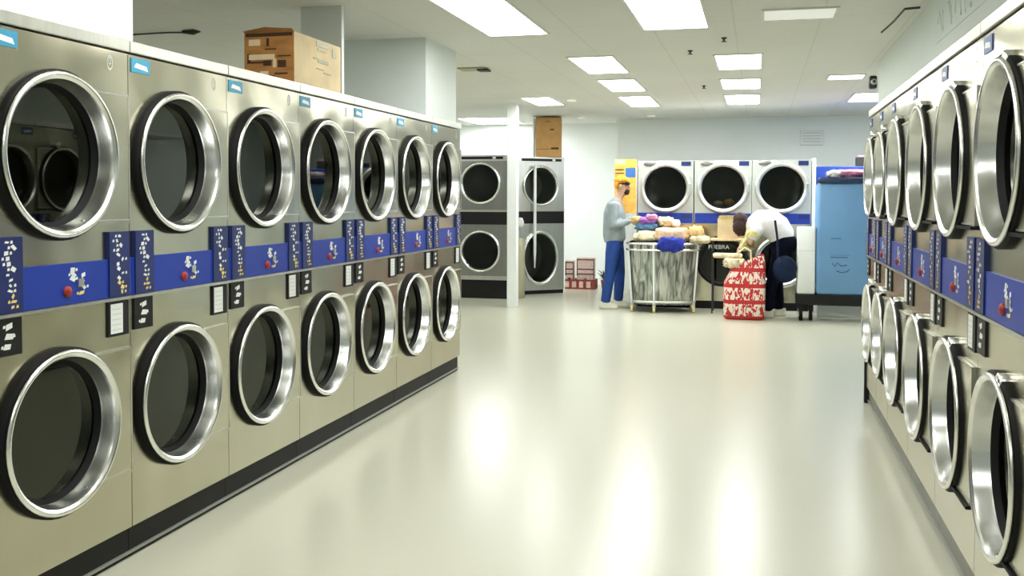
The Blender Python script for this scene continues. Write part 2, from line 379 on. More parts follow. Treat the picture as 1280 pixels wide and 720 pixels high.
e = empty('ceiling_vent', (-2.78, 9.3, H)); tag(e, 'small beige vent plate with a dark end on the ceiling past the left column', 'vent')
MB().box(-.14, .12, -.1, .1, -.015, 0, M['beige']).build('plate', e); MB().box(.05, .16, -.06, .07, -.03, -.015, M['dark_metal']).build('grille', e)
mb = MB(); mb.tube([(.90, 7.98, 2.795), (.93, 7.5, 2.795), (.94, 7.03, 2.795)], .007, M['dark_metal'], 6); mb.tube([(.94, 7.03, 2.795), (1.03, 7.0, 2.795)], .010, M['dark_metal'], 6)
tag(mb.build('cable_track'), 'thin dark cable track on the ceiling beside the right fascia', 'track')
e = empty('ceiling_cable', (-4.6, 6.65, H)); tag(e, 'dark cable ending in a pointed bracket on the ceiling behind the left row', 'cable')
MB().tube([(-.2, 0, -.02), (.1, 0, -.015), (.32, 0, -.02)], .007, M['dark_metal'], 6).build('cable', e)
MB().tube([(.28, -.03, -.02), (.36, 0, -.022), (.42, 0, -.02)], [.012, .022, .004], M['dark_metal'], 8).build('bracket', e)
e = empty('wall_speaker', (1.04, 9.80, 2.62)); tag(e, 'small dark speaker at the far end of the right fascia', 'speaker')
MB().rbox(-.04, .03, -.03, .07, -.06, .06, .02, M['dark_metal']).build('housing', e); MB().tube([(0, -.08, .0), (0, -.03, 0)], .012, M['dark_metal'], 8).build('bracket', e)
MB().lathe([(0, .03), (-.006, .03), (-.004, 0)], (0, -.031, 0), M['steel_grey'], 'y', 16).build('cone', e)
e = empty('wall_box', (.78, 15.9, 2.465)); tag(e, 'white louvred box mounted high on the back wall above the right washer', 'wall box')
MB().box(-.17, .17, -.08, 0, -.115, .115, M['white']).build('housing', e, bevel=.01)
mb = MB(); [mb.box(-.14, .14, -.087, -.08, -.07+k*.045, -.055+k*.045, M['text_grey']) for k in range(4)]; mb.build('louvre', e)

# ------------------------------------------------------------------ stacked tumble dryers
def marks(mb, y0, y1, z0, z1, n, cols, seed, x, smin=.006, smax=.016):
    rnd = random.Random(seed)
    for i in range(n):
        zc = z0+(z1-z0)*(i+.5)/n; yc = y0+(y1-y0)*(.35+.3*rnd.random()); a = smin+(smax-smin)*rnd.random(); b = smin*.7+(smax-smin)*.6*rnd.random()
        m = cols[0] if zc > z0+(z1-z0)*.22 else cols[-1]
        s = rnd.uniform(-.6, .6)
        pts = [(-a, -b*.6), (a*.6, -b), (a, b*.5), (-a*.5, b)]
        mb.add([(x, yc+p*math.cos(s)-q*math.sin(s), zc+p*math.sin(s)+q*math.cos(s)) for p, q in pts], [(0, 1, 2, 3)], m)
        if rnd.random() < .7:
            yc2 = yc+rnd.choice((-1, 1))*.022; mb.add([(x, yc2-.006, zc-.006), (x, yc2+.006, zc-.004), (x, yc2+.004, zc+.006), (x, yc2-.005, zc+.004)], [(0, 1, 2, 3)], m)

def make_dryer(w, kick, cyf, rr, label_mat, right=False):
    e = empty('stacked_dryer', (0, 0, 0)); g = .002; D = .92
    cy = cyf; S = M['steel']; zu, zl = 1.662, .630
    ro = rr*.307/.307; k = rr/.307
    c = MB()
    c.holed(g, w-g, .132, 1.088, cy, zl, rr*.955, S); c.holed(g, w-g, 1.262, 2.096, cy, zu, rr*.955, S)
    c.box(-D, 0, g, w-g, .132, 2.096, S, skip='r')
    c.add([(0, g, 1.088), (0, w-g, 1.088), (0, w-g, 1.262), (0, g, 1.262)], [(0, 1, 2, 3)], S)
    # the faintly stamped oval emblem
    c.lathe([(.001, .030), (.001, .024)], (0, w-.115, 2.046), M['pale_ink'], 'x', 20, False, sx=.6)
    c.lathe([(.001, .015), (.001, .010)], (0, w-.115, 2.052), M['pale_ink'], 'x', 14, False, sx=.6)
    c.build('cabinet', e)
    MB().box(-D, .012, g, w-g, 2.102, 2.152, M['steel_trim']).build('top_trim', e, bevel=.004)
    MB().box(-.9, -.02, g, w-g, .0, .132, M[kick]).box(-.02, -.008, .0, w, .018, .028, M['kick_line']).build('kick_base', e)
    MB().box(-.001, .010, g, w-g, 1.103, 1.258, M['blue']).build('control_band', e)
    MB().box(-.001, .016, g, w-g, 1.089, 1.101, M['steel_trim']).build('band_moulding', e)
    for (a, sd) in ((.018, 1), (w-.148, 2)):
        p = MB().box(.0, .016, a, a+.125, 1.103, 1.368, M['navy'])
        marks(p, a, a+.125, 1.115, 1.36, 13, (M['white_ink'], M['yellow_ink']), sd+int(w*100), .0172)
        p.build('program_plate', e)
    p = MB().box(.0, .008, .018, .143, .955, 1.085, M['black']); marks(p, .03, .13, .97, 1.075, 3, (M['white_ink'],), 3, .0092, .012, .026); 
    p.build('instruction_plate', e)
    p = MB().box(.0, .008, w-.148, w-.02, .945, 1.085, M['black']).box(.008, .0092, w-.135, w-.060, .956, 1.076, M['white_ink'])
    for j in range(5): p.add([(.0096, w-.128, .968+j*.021), (.0096, w-.07, .968+j*.021), (.0096, w-.07, .974+j*.021), (.0096, w-.128, .974+j*.021)], [(0, 1, 2, 3)], M['text_grey'])
    p.build('instruction_plate', e)
    p = MB().box(.0, .004, .02, .145, 2.026, 2.084, label_mat)
    p.add([(.0048, .035, 2.047), (.0048, .13, 2.038), (.0048, .12, 2.058), (.0048, .05, 2.066)], [(0, 1, 2, 3)], M['white_ink']); p.build('label_sticker', e)
    b0 = w*.49
    MB().lathe([(.010, .021), (.016, .021), (.018, .018), (.022, .015), (.023, 0)], (0, b0, 1.152), M['red'], 'x', 20).build('start_button', e)
    p = MB(); marks(p, b0-.01, b0+.06, 1.19, 1.24, 3, (M['white_ink'],), 6, .0112, .012, .02); marks(p, b0+.05, b0+.12, 1.13, 1.22, 4, (M['white_ink'], M['yellow_ink']), 8, .0112, .010, .018)
    p.box(.010, .018, b0+.055, b0+.085, 1.165, 1.195, M['steel_trim']); p.build('coin_slot', e)
    for nm, zc in (('upper', zu), ('lower', zl)):
        d = MB()
        # rolled rim and the funnel that drops towards the glass
        d.lathe([(.028, .300*k), (.032, .307*k), (.040, .307*k), (.045, .300*k), (.045, .294*k), (.040, .288*k), (.034, .281*k)], (0, cy, zc), M['rim'])
        d.lathe([(.034, .281*k), (.020, .276*k), (-.015, .270*k), (-.024, .267*k)], (0, cy, zc), M['funnel'])
        dd = d.build('door', e)
        MB().lathe([(.0, .317*k), (.024, .317*k), (.030, .305*k), (.030, .296*k)], (0, cy, zc), M['rubber']).lathe([(-.024, .268*k), (-.030, .262*k), (-.046, .254*k), (-.050, .244*k)], (0, cy, zc), M['rubber']).build('gasket', dd)
        MB().lathe([(-.047, .250*k), (-.0471, 0)], (0, cy, zc), M['glass'], smooth=False).build('glass', dd)
        h = MB(); y1 = w-.016
        # hinge plate: right-hand half of the door surround, cut round the ring
        ys = cy+.02
        pts = []
        zt, zb = zc+.262, zc-.25
        arc = []
        for i in range(13):
            t = math.radians(60-120*i/12); arc.append((cy+.300*k*math.cos(t), zc+.300*k*math.sin(t)))
        poly = [(arc[0][0], zt)]+[(y1, zt), (y1, zb), (arc[-1][0], zb)]+arc[::-1]
        n = len(poly)
        for x in (.001, .016): pts += [(x, a, b) for a, b in poly]
        # strips from arc to the right edge
        fs = []
        for x in (.016,):
            A = [(x, a, b) for a, b in arc]; B = [(x, y1, min(zt, max(zb, b))) for a, b in arc]
            h.add(A+B, [(i, i+1, 13+i+1, 13+i) for i in range(12)], S)
            h.add([(x, arc[0][0], zt), (x, y1, zt), (x, y1, arc[0][1]), (x, arc[0][0], arc[0][1])], [(0, 1, 2, 3)], S)
            h.add([(x, arc[-1][0], zb), (x, y1, zb), (x, y1, arc[-1][1]), (x, arc[-1][0], arc[-1][1])], [(0, 1, 2, 3)], S)
        h.box(.001, .0175, arc[0][0]-.03, y1, zt-.007, zt, M['steel_trim']); h.box(.001, .0175, arc[-1][0]-.03, y1, zb, zb+.007, M['steel_trim'])
        h.box(.001, .0175, y1-.006, y1, zb, zt, M['steel_trim'])
        if right:
            h.lathe([(.0, .030), (.030, .030), (.034, .024), (.034, 0)], (0, cy+.07, zc+.292), M['rim'], 'x', 20)
            h.box(.001, .030, cy+.10, y1, zb-.016, zb-.004, M['rubber'])
        h.build('hinge_plate', dd)
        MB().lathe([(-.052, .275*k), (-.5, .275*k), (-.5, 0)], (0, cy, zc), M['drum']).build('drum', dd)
    return e
left0 = make_dryer(.76, 'kick_black', .338, .307, M['label_blue'])
XL, YL = -2.5256, 2.7207
ll = ['stacked steel dryer nearest the camera in the left row, cut by the left photo edge',
      'second nearest stacked dryer of the left row, under the end of the white bulkhead',
      'third nearest stacked dryer of the left row, just before the cardboard box',
      'stacked steel dryer of the left row with the cardboard box standing on it',
      'fifth stacked dryer of the left row, in front of the small white column',
      'sixth stacked dryer of the left row, second last before the open floor',
      'last stacked dryer of the left row, at the far end under the white column']
for i in range(7):
    o = left0 if i == 0 else copy_tree(left0)
    o.location = (XL, YL+.76*i, 0); tag(o, ll[i], 'dryer', 'stacked dryers in the left row')
right0 = make_dryer(.8279, 'kick_grey', .372, .307, M['label_navy'], True)
right1 = make_dryer(.605, 'kick_grey', .290, .275, M['label_navy'], True)
rl = ['stacked steel dryer nearest the camera in the right row, cut by the right photo edge',
      'second nearest stacked dryer of the right row, first one seen whole',
      'third nearest stacked dryer of the right row',
      'fourth stacked dryer of the right row from the camera',
      'narrow fifth stacked dryer of the right row, second last from the far end',
      'narrow last stacked dryer of the right row, beside the blue cart']
ends = [3.8202, 4.6481, 5.476, 6.3039, 6.911, 7.518]
for i in range(6):
    if i == 0: o = right0
    elif i < 4: o = copy_tree(right0)
    elif i == 4: o = right1
    else: o = copy_tree(right1)
    o.location = (.7785, ends[i], 0); o.rotation_euler.z = PI; tag(o, rl[i], 'dryer', 'stacked dryers in the right row')
tag(MB().box(.765, 1.0, 7.523, 7.56, 0, .36, M['black']).build('end_guard', bevel=.006), 'low black guard panel at the far end of the right dryer row', 'guard')

# ------------------------------------------------------------------ back washers (face the camera)
def make_back(w, lower, text=False, clothes=False):
    e = empty('stacked_washer', (0, 0, 0)); g = .003; S = M['enamel_grey']; cy = w/2; D = .9
    c = MB(); c.holed(g, w-g, 1.24, 2.03, cy, 1.655, .28, S); c.box(-D, 0, g, w-g, .11, 2.03, S, skip='r')
    c.holed(g, w-g, .11, 1.18, cy, .66, .28, M['steel'])
    c.add([(0, g, 1.18), (0, w-g, 1.18), (0, w-g, 1.24), (0, g, 1.24)], [(0, 1, 2, 3)], S)
    c.build('cabinet', e)
    MB().box(-.85, -.05, g, w-g, 0, .11, M['black']).build('kick_base', e)
    b = MB().box(0, .012, g+.01, w-g-.01, 1.17, 1.31, M['blue']); b.box(.012, .015, w-.16, w-.03, 1.24, 1.29, M['navy']); b.build('control_band', e)
    MB().box(0, .006, w-.17, w-.04, 1.955, 2.015, M['navy']).build('label_sticker', e)
    MB().lathe([(.0, .034), (.012, .034), (.014, .028), (.014, 0)], (0, .17, 1.985), M['steel_dark'], 'x', 20, sx=2.6).build('dispenser_lid', e)
    for zc, dark in ((1.655, False), (.66, lower)):
        d = MB(); m = M['black'] if dark else M['rim_soft']
        d.lathe([(.0, .345), (.02, .350), (.045, .335), (.050, .315), (.035, .292), (.02, .285), (.0, .275)], (0, cy, zc), m)
        dd = d.build('door', e)
        MB().lathe([(.012, .30), (.020, .287), (.005, .270)], (0, cy, zc), M['rubber']).build('gasket', dd)
        MB().lathe([(.006, .276), (.0059, 0)], (0, cy, zc), M['dark_glass'], smooth=False).build('glass', dd)
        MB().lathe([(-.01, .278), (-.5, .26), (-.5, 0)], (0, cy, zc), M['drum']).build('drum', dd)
        if not dark:
            MB().box(.03, .058, cy+.315, cy+.345, zc-.06, zc+.06, M['rim']).build('handle', dd, bevel=.006)
        if dark and text:
            cu = bpy.data.curves.new('lettering', 'FONT'); cu.body = 'FUEBRA'; cu.size = .08; cu.align_x = 'CENTER'; cu.extrude = .001
            cu.materials.append(M['white_ink']); t = bpy.data.objects.new('lettering', cu); C.objects.link(t); t.parent = dd
            mm = Matrix(((0, 0, 1, .053), (1, 0, 0, cy-.045), (0, 1, 0, zc+.165), (0, 0, 0, 1)))
            bpy.context.view_layer.update(); tme = bpy.data.meshes.new_from_object(t.evaluated_get(bpy.context.evaluated_depsgraph_get())); tme.transform(mm); bpy.data.objects.remove(t)
            t = bpy.data.objects.new('lettering', tme); C.objects.link(t); t.parent = dd
    return e
bl = ['stacked washer of the back wall nearest the orange poster, behind the laundry hamper',
      'middle stacked washer of the back wall with orange laundry tumbling inside',
      'right stacked washer of the back wall, behind the bending person']
for i, x in enumerate((-1.641, -.867, -.097)):
    o = make_back(.766, i == 1, i == 1)
    o.location = (x, 13.45, 0); o.rotation_euler.z = -PI/2; tag(o, bl[i], 'washer', 'stacked washers by the back wall')
for (x, z, r, m, l) in ((-.40, 1.46, .055, 'orange', 'small orange garment inside the middle washer drum'), (-.55, 1.44, .05, 'peach_cloth', 'small pale garment inside the middle washer drum, left of the orange one')):
    tag(MB().blob((0, 0, 0), (r*1.2, r, r*.8), M[m], int(x*10)).build('garment', loc=(x, 13.56, z)), l, 'laundry')
# ------------------------------------------------------------------ dark stacked dryers
def make_dark(w, zu, zl, rl_, sheen='steel_dark', kb=.28, D=.85):
    e = empty('stacked_dryer', (0, 0, 0)); g = .003; S = M[sheen]; cy = w/2
    c = MB(); c.holed(g, w-g, 1.31, 2.06, cy, zu, .27, S); c.holed(g, w-g, kb+.02, 1.11, cy, zl, .27, S, sz=rl_); c.box(-D, 0, g, w-g, kb, 2.15, S, skip='r')
    c.box(-.01, 0, g, w-g, 1.11, 1.31, M['black']); c.box(-.01, 0, g, w-g, kb, kb+.02, M['steel_grey'])
    c.build('cabinet', e)
    MB().box(-D+.05, -.02, g, w-g, 0, kb, M['black']).build('kick_base', e)
    p = MB().box(-.002, .008, g, w-g, 2.06, 2.15, M['steel_grey']); p.box(.008, .012, .10, w-.06, 2.085, 2.125, M['black']); p.box(.012, .014, w-.22, w-.17, 2.09, 2.12, M['white_ink']); p.build('control_band', e)
    MB().box(0, .015, g, w-g, 1.30, 1.33, M['steel_trim']).build('band_moulding', e)
    if kb > .2: MB().box(0, .015, g, w-g, kb+.01, kb+.06, M['steel_trim']).build('band_moulding', e)
    for zc, s in ((zu, 1.0), (zl, rl_)):
        dd = MB().lathe([(.0, .315), (.02, .32), (.04, .308), (.045, .295), (.03, .28), (.0, .268)], (0, cy, zc), M['rim'], sz=s).build('door', e)
        MB().lathe([(.006, .272), (.0059, 0)], (0, cy, zc), M['dark_glass'], smooth=False, sz=s).build('glass', dd)
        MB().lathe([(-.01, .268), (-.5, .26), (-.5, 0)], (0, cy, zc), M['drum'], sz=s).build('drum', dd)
    return e
a = make_dark(.82, 1.728, .71, 1.0, D=.55); a.location = (-4.455, 13.9, 0); a.rotation_euler.z = -PI/2
tag(a, 'dark steel stacked dryer seen between the left row and the white pillar', 'dryer', 'dark stacked dryers')
b = make_dark(.86, 1.70, .57, 1.38, 'steel_grey', .06, .45); b.rotation_euler.z = math.radians(-50); b.location = (-3.66, 14.52, 0)
tag(b, 'dark steel stacked dryer right of the white pillar with a tall cardboard box on top', 'dryer', 'dark stacked dryers')
mb = MB().tube([(0, 0, 0), (0, 0, .25), (0, 0, 1.6)], [.008, .024, .024], M['white'], 10)
r_ = mb.build('white_rod', b); r_.location = (.075, .30, .42)  # plain white upright rod, narrower at its foot
mb = MB(); mb.blob((.04, .06, 1.12), (.05, .06, .08), M['white_cloth'], 4); mb.build('cloth_tag', b)
tag(MB().rbox(-.07, .07, -.10, .10, 0, .90, .03, M['beige']).box(-.05, .05, -.102, -.10, .1, .8, M['beige']).build('narrow_bin', loc=(-3.50, 14.12, 0)), 'narrow beige bin standing at the left front of the dryer right of the pillar', 'bin')
# tall carton on it
e = empty('cardboard_box', (-3.24, 15.0, 2.152), math.radians(10)); tag(e, 'tall orange-brown cardboard box on top of the dark dryer right of the pillar', 'box')
MB().box(-.20, .20, -.15, .25, 0, .62, M['cardboard_orange']).build('carton', e, bevel=.004)
mb = MB(); mb.box(-.19, .10, -.153, -.15, .12, .126, M['brown_ink_and_shadow']); mb.box(.04, .16, -.153, -.15, .12, .15, M['brown_ink_and_shadow']); mb.box(.02, .09, -.153, -.15, .42, .44, M['brown_ink_and_shadow']); mb.box(-.05, .03, -.153, -.15, .55, .56, M['brown_ink_and_shadow']); mb.build('print', e)
MB().box(-.25, -.22, -.12, .2, 0, .62, M['white']).build('foam_sheet', e)

# cardboard box on the left row
e = empty('cardboard_box', (-2.54, 4.98, 2.152)); tag(e, 'worn brown cardboard box with a pale side, on top of the left dryer row', 'box')
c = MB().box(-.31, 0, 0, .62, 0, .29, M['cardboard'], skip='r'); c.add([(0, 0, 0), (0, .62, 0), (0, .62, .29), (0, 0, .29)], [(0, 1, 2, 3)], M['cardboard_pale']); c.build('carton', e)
mb = MB(); mb.add([(-.31, 0, .29), (0, 0, .29), (0, -.03, .30), (-.16, -.045, .31), (-.31, -.02, .295)], [(0, 1, 2, 3, 4)], M['cardboard']); mb.box(-.30, -.01, -.003, 0, .265, .285, M['brown_ink_and_shadow']); mb.build('flap', e)  # dark strip below the flap paints the flap's shadow
mb = MB(); rnd = random.Random(3)
for (x0, x1, z0, z1) in ((-.17, -.155, .21, .255), (-.18, -.11, .19, .197), (-.29, -.19, .115, .125), (-.29, -.27, .12, .17), (-.19, -.14, .10, .13), (-.1, -.05, .09, .13), (-.1, -.02, .15, .157), (-.17, -.12, .03, .045), (-.12, -.04, .05, .06)):
    mb.box(x0, x1, -.003, 0, z0, z1, M['brown_ink_and_shadow'])
for (x0, x1, z0, z1) in ((-.28, -.21, .215, .25), (-.28, -.12, .135, .165), (-.21, -.16, .02, .07), (-.13, -.11, .09, .14)):
    mb.box(x0, x1, -.004, 0, z0, z1, M['cardboard_pale'])
for (y0, y1, z0, z1) in ((.28, .44, .25, .28), (.3, .42, .225, .24), (.5, .55, .21, .26), (.24, .30, .17, .178), (.30, .44, .155, .175), (.28, .38, .115, .12), (.38, .48, .098, .104)):
    mb.box(0, .003, y0, y1, z0, z1, M['beige'])
mb.build('print', e)

# ------------------------------------------------------------------ poster
e = empty('poster', (-1.81, 13.44, 1.30)); tag(e, 'orange and yellow poster with a blue patch beside the left back washer', 'poster')
MB().box(-.15, .15, 0, .03, 0, .75, M['poster_orange']).build('board', e)
MB().box(-.15, .15, -.003, 0, .65, .75, M['poster_yellow']).box(-.14, .0, -.005, -.003, .68, .74, M['peach_cloth']).build('heading', e)
MB().box(.0, .14, -.003, 0, .50, .63, M['poster_blue']).build('blue_patch', e)
mb = MB(); [mb.box(-.14, -.02, -.003, 0, .40+k*.05, .415+k*.05, M['brown_ink_and_shadow']) for k in range(5)]; mb.build('print', e)
tag(MB().box(-.02, .045, -.02, .5, 0, 1.95, M['white']).build('partition_post', loc=(-1.695, 13.47, 0), bevel=.004), 'pale upright end panel between the poster and the left back washer', 'panel')

# ------------------------------------------------------------------ blue cabinet + cart
e = empty('blue_cabinet', (1.18, 13.5, 0)); tag(e, 'blue and white cabinet standing behind the blue cart', 'cabinet')
MB().box(-.45, .6, 0, .7, .3, 1.94, M['cabinet_blue']).build('body', e, bevel=.01)
MB().box(-.46, .62, -.65, .7, 0, .30, M['white']).build('plinth', e, bevel=.01)
MB().box(-.505, -.455, -.02, .5, 0, 2.05, M['white']).build('side_frame', e, bevel=.005)
tag(MB().box(0, .14, 0, .2, 0, .12, M['dark_metal']).box(.02, .12, .02, .18, .12, .14, M['pink']).build('box_lid', loc=(1.24, 13.52, 1.942)), 'small dark box with pink lid on the blue cabinet, behind the pink cloth', 'box')
e = empty('laundry_cart', (.87, 12.4, 0)); tag(e, 'tall blue laundry cart with navy lid on a black wheeled base', 'cart')
MB().rbox(-.19, .46, 0, .38, .335, 1.70, .055, M['cart_blue'], 5).build('bin', e)
MB().rbox(-.17, .47, -.015, .39, 1.70, 1.77, .03, M['cart_navy']).build('lid', e)
MB().box(-.42, .46, 0, .38, .20, .33, M['black']).build('base_frame', e, bevel=.01)
w_ = MB().rbox(-.41, -.195, .02, .36, .335, 1.16, .02, M['white']).build('side_box', e)
MB().box(-.405, -.20, .016, .021, .868, .874, M['text_grey']).build('lid_seam', w_)
mb = MB(); mb.box(-.02, .10, -.003, .0, 1.02, 1.03, M['cart_ink']); mb.box(-.02, .18, -.003, 0, .79, .80, M['cart_ink']); mb.box(-.02, .20, -.003, 0, .82, .823, M['cart_ink'])
mb.tube([(0, -.002, .72), (.03, -.002, .68), (.06, -.002, .73), (.1, -.002, .69), (.17, -.002, .70)], .006, M['cart_ink'], 6); mb.tube([(.05, -.002, .63), (.1, -.002, .61), (.17, -.002, .62), (.2, -.002, .65)], .006, M['cart_ink'], 6); mb.build('printed_logo', e)
for (x, y) in ((-.36, .05), (-.24, .10), (.40, .06), (-.36, .33), (.40, .33)):
    k = MB(); k.lathe([(-.02, .0), (-.02, .062), (.02, .062), (.02, 0)], (x, y, .064), M['rubber'], 'x', 20); k.box(x-.03, x+.03, y-.03, y+.03, .12, .20, M['black']); k.box(x-.03, x-.022, y-.02, y+.04, .05, .14, M['steel_grey']); k.build('caster', e)
mb = MB(); mb.blob((0, 0, .0), (.27, .15, .05), M['pink'], 2, .35, 4); mb.blob((-.20, -.05, -.01), (.09, .12, .05), M['white_cloth'], 5, .3, 4)
tag(mb.build('folded_cloth', loc=(1.10, 12.58, 1.82)), 'pink and white cloth lying on the lid of the blue cart', 'laundry')

# ------------------------------------------------------------------ hamper with laundry
e = empty('laundry_hamper', (-1.245, 13.03, 0)); tag(e, 'round-fronted wheeled laundry hamper with crinkled silver sides', 'hamper')
n = 40; prof = []
def sup(t, a, b, p=.62):
    c_, s_ = math.cos(t), math.sin(t); return (a*math.copysign(abs(c_)**p, c_), b*math.copysign(abs(s_)**p, s_))
vs = []; zs = [(.10, .38, .22), (.13, .41, .25), (.5, .44, .275), (.86, .46, .29), (.90, .465, .295)]
for z, a_, b_ in zs:
    for i in range(n):
        x, y = sup(2*PI*i/n, a_, b_); q = 1+.015*noise.noise(Vector((x*9, y*9, z*2))); ca, sa = math.cos(.12), math.sin(.12)
        vs.append(((x*ca-y*sa)*q, (x*sa+y*ca)*q, z))
MB().add(vs, [(j*n+i, j*n+(i+1) % n, (j+1)*n+(i+1) % n, (j+1)*n+i) for j in range(len(zs)-1) for i in range(n)]+[tuple(reversed(range(n)))], M['vinyl'], True).build('liner', e)
for z, k in ((.91, 1.02), (.83, 1.03), (.14, 1.03)):
    ring = []
    for i in range(n+1):
        x, y = sup(2*PI*i/n, .465*k if z > .5 else .42, .295*k if z > .5 else .255); ring.append((x*ca-y*sa, x*sa+y*ca, z))
    MB().tube(ring, .016 if z > .5 else .02, M['rim'] if z > .5 else M['steel_trim'], 8, False).build('rail', e)
for t in (PI/6, 5*PI/6, 1.46*PI, 7.45*PI/4, 4.45*PI/4):
    x, y = sup(t, .48, .31); x2, y2 = sup(t, .425, .265)
    MB().tube([(x*ca-y*sa, x*sa+y*ca, .9), (x2*ca-y2*sa, x2*sa+y2*ca, .10)], .014, M['white'], 8).build('post', e)
    X_, Y_ = x2*ca-y2*sa, x2*sa+y2*ca
    MB().lathe([(-.015, 0), (-.015, .045), (.015, .045), (.015, 0)], (X_, Y_, .046), M['yellow_cloth'], 'x', 16).box(X_-.02, X_+.02, Y_-.02, Y_+.02, .07, .12, M['steel_grey']).build('caster', e)
def laundry(name, loc, size, m, seed, label, amp=.22, sq=.8, fr=3.2):
    tag(MB().blob((0, 0, 0), size, M[m], seed, amp, fr, sq=sq).build(name, loc=loc), label, 'laundry', 'laundry on the hamper')
laundry('garment', (-1.245, 13.03, .90), (.42, .26, .05), 'black_cloth', 1, 'black garment spread across the top of the hamper')
tag(MB().blob((0, 0, 0), (.17, .06, .09), M['blue_cloth'], 3, .2, 3, sq=.7).build('garment', loc=(-1.12, 12.71, .905)), 'royal blue garment hanging over the front rim of the hamper', 'laundry', 'laundry on the hamper')
laundry('folded_laundry', (-1.46, 12.96, .99), (.16, .15, .085), 'cream_cloth', 4, 'crumpled cream pile at the left end of the hamper')
laundry('folded_laundry', (-1.13, 12.98, 1.02), (.23, .2, .10), 'peach_cloth', 5, 'large peach and cream folded pile in the middle of the hamper', .12, .55)
laundry('garment', (-1.46, 13.06, 1.13), (.16, .14, .055), 'teal_cloth', 6, 'slate blue garment under the purple one')
laundry('garment', (-1.45, 13.04, 1.21), (.13, .12, .05), 'purple', 7, 'purple garment on top of the left pile')
laundry('garment', (-1.39, 12.98, 1.26), (.075, .08, .04), 'pink', 8, 'small pink garment on the purple one')
laundry('garment', (-1.21, 13.04, 1.20), (.11, .1, .06), 'cream_cloth', 9, 'cream rolled garment beside the purple one')
laundry('garment', (-1.08, 13.04, 1.18), (.06, .08, .045), 'white_cloth', 10, 'small white garment at the right of the cream roll')
laundry('garment', (-1.60, 13.02, 1.21), (.07, .08, .055), 'tan_cloth', 11, 'small tan garment held by the standing person')
laundry('folded_laundry', (-.80, 12.98, 1.05), (.10, .14, .09), 'tan_cloth', 12, 'crumpled tan and yellow pile at the right end of the hamper')
laundry('folded_laundry', (-.76, 12.92, .97), (.13, .12, .05), 'cream_cloth', 13, 'cream garment drooping over the right rim of the hamper')

# basket stack between hamper and bending person
e = empty('cardboard_box', (-.40, 13.05, .822)); 
tag(e, 'open tan cardboard box in front of the middle washer', 'box')
MB().box(-.13, .13, -.1, .15, .16, .42, M['cardboard_pale'], skip='t').box(-.125, .125, -.095, .145, .16, .17, M['cardboard']).build('carton', e)
MB().add([(-.13, -.1, .42), (.13, -.1, .42), (.16, -.16, .47), (-.10, -.16, .47)], [(0, 1, 2, 3)], M['yellow_cloth']).build('flap', e)
t = empty('folding_table', (-.38, 13.1, 0)); tag(t, 'small pale folding table under the open tan box', 'table')
MB().box(-.24, .24, -.2, .2, .955, .98, M['peach_cloth']).build('tabletop', t, bevel=.005)
for sx in (-.21, .21):
    for sy2 in (-.17, .17): MB().tube([(sx, sy2, 0), (sx, sy2, .955)], .009, M['dark_metal'], 8).build('leg', t)

# ------------------------------------------------------------------ red bag
e = empty('shopping_bag', (-.17, 12.45, 0)); tag(e, 'large red shopping bag printed all over with white lettering', 'bag')
mb = MB(); rings = []
n = 40
for j, (z, a_, b_, ox) in enumerate(((.0, .23, .13, 0), (.03, .255, .15, 0), (.3, .26, .16, .0), (.55, .25, .15, .0), (.70, .21, .14, .03), (.74, .18, .13, .04))):
    for i in range(n):
        x, y = sup(2*PI*i/n, a_, b_, .45); q = 1+.04*noise.noise(Vector((x*7, y*7, z*5))); zz = z if z < .4 else z*(1+.16*(x/.25))
        rings.append((x*q+ox, y*q, zz))
mb.add(rings, [(j*n+i, j*n+(i+1) % n, (j+1)*n+(i+1) % n, (j+1)*n+i) for j in range(5) for i in range(n)]+[tuple(reversed(range(n)))], M['red_print'], True)
mb.build('bag_body', e)
for y in (-.14, .13): MB().tube([(-.08, y, .70), (-.07, y, .84), (.0, y, .90), (.07, y, .86), (.08, y, .72)], .010, M['cream_cloth'], 8).build('handle', e)
tag(MB().blob((0, 0, 0), (.12, .10, .06), M['cream_cloth'], 15, .25, 4, sq=.7).build('garment', loc=(-.30, 12.40, .70)), 'cream crumpled laundry sticking out of the red bag', 'laundry')
tag(MB().tube([(-.18, 0, 0), (-.16, 0, .003), (.16, 0, .0), (.18, 0, 0)], [.02, .034, .034, .02], M['cream_cloth'], 14).build('rolled_towel', loc=(-.38, 12.44, .79)), 'cream rolled towel lying level above the red bag', 'towel')

# ------------------------------------------------------------------ goods by the wall
e = empty('display_crate', (-2.88, 15.9, 0)); tag(e, 'low reddish crate on the floor by the back wall', 'crate')
MB().box(-.24, .26, -.15, .15, 0, .16, M['red_crate'], skip='t').box(-.23, .25, -.14, .14, .0, .015, M['red_crate']).build('crate_body', e)
mb = MB(); [mb.box(-.24+k*.12, -.17+k*.12, -.154, -.15, .03, .13, M['pink_paper']) for k in range(4)]; mb.build('print', e)
for (x, w2, h2, l) in ((-3.06, .15, .47, 'pink paper packet at the left in the reddish crate'), (-2.79, .30, .52, 'large pale pink packet with a dark outline in the reddish crate')):
    q = MB().box(-w2/2, w2/2, -.05, .05, 0, h2-.02, M['pink_paper'])
    for z0 in (.22, .30, h2-.06): q.box(-w2/2+.01, w2/2-.01, -.053, -.05, z0, z0+.018, M['brown_ink_and_shadow'])
    q.box(-w2/2, -w2/2+.015, -.053, -.05, .2, h2-.04, M['brown_ink_and_shadow']); q.box(w2/2-.02, w2/2-.005, -.053, -.05, .1, h2-.04, M['brown_ink_and_shadow'])
    q.lathe([(0, .02), (.004, .02), (.004, 0)], (0, -.054, .15), M['brown_ink_and_shadow'], 'y', 10)
    tag(q.build('paper_packet', loc=(x, 15.9, .016)), l, 'packet')
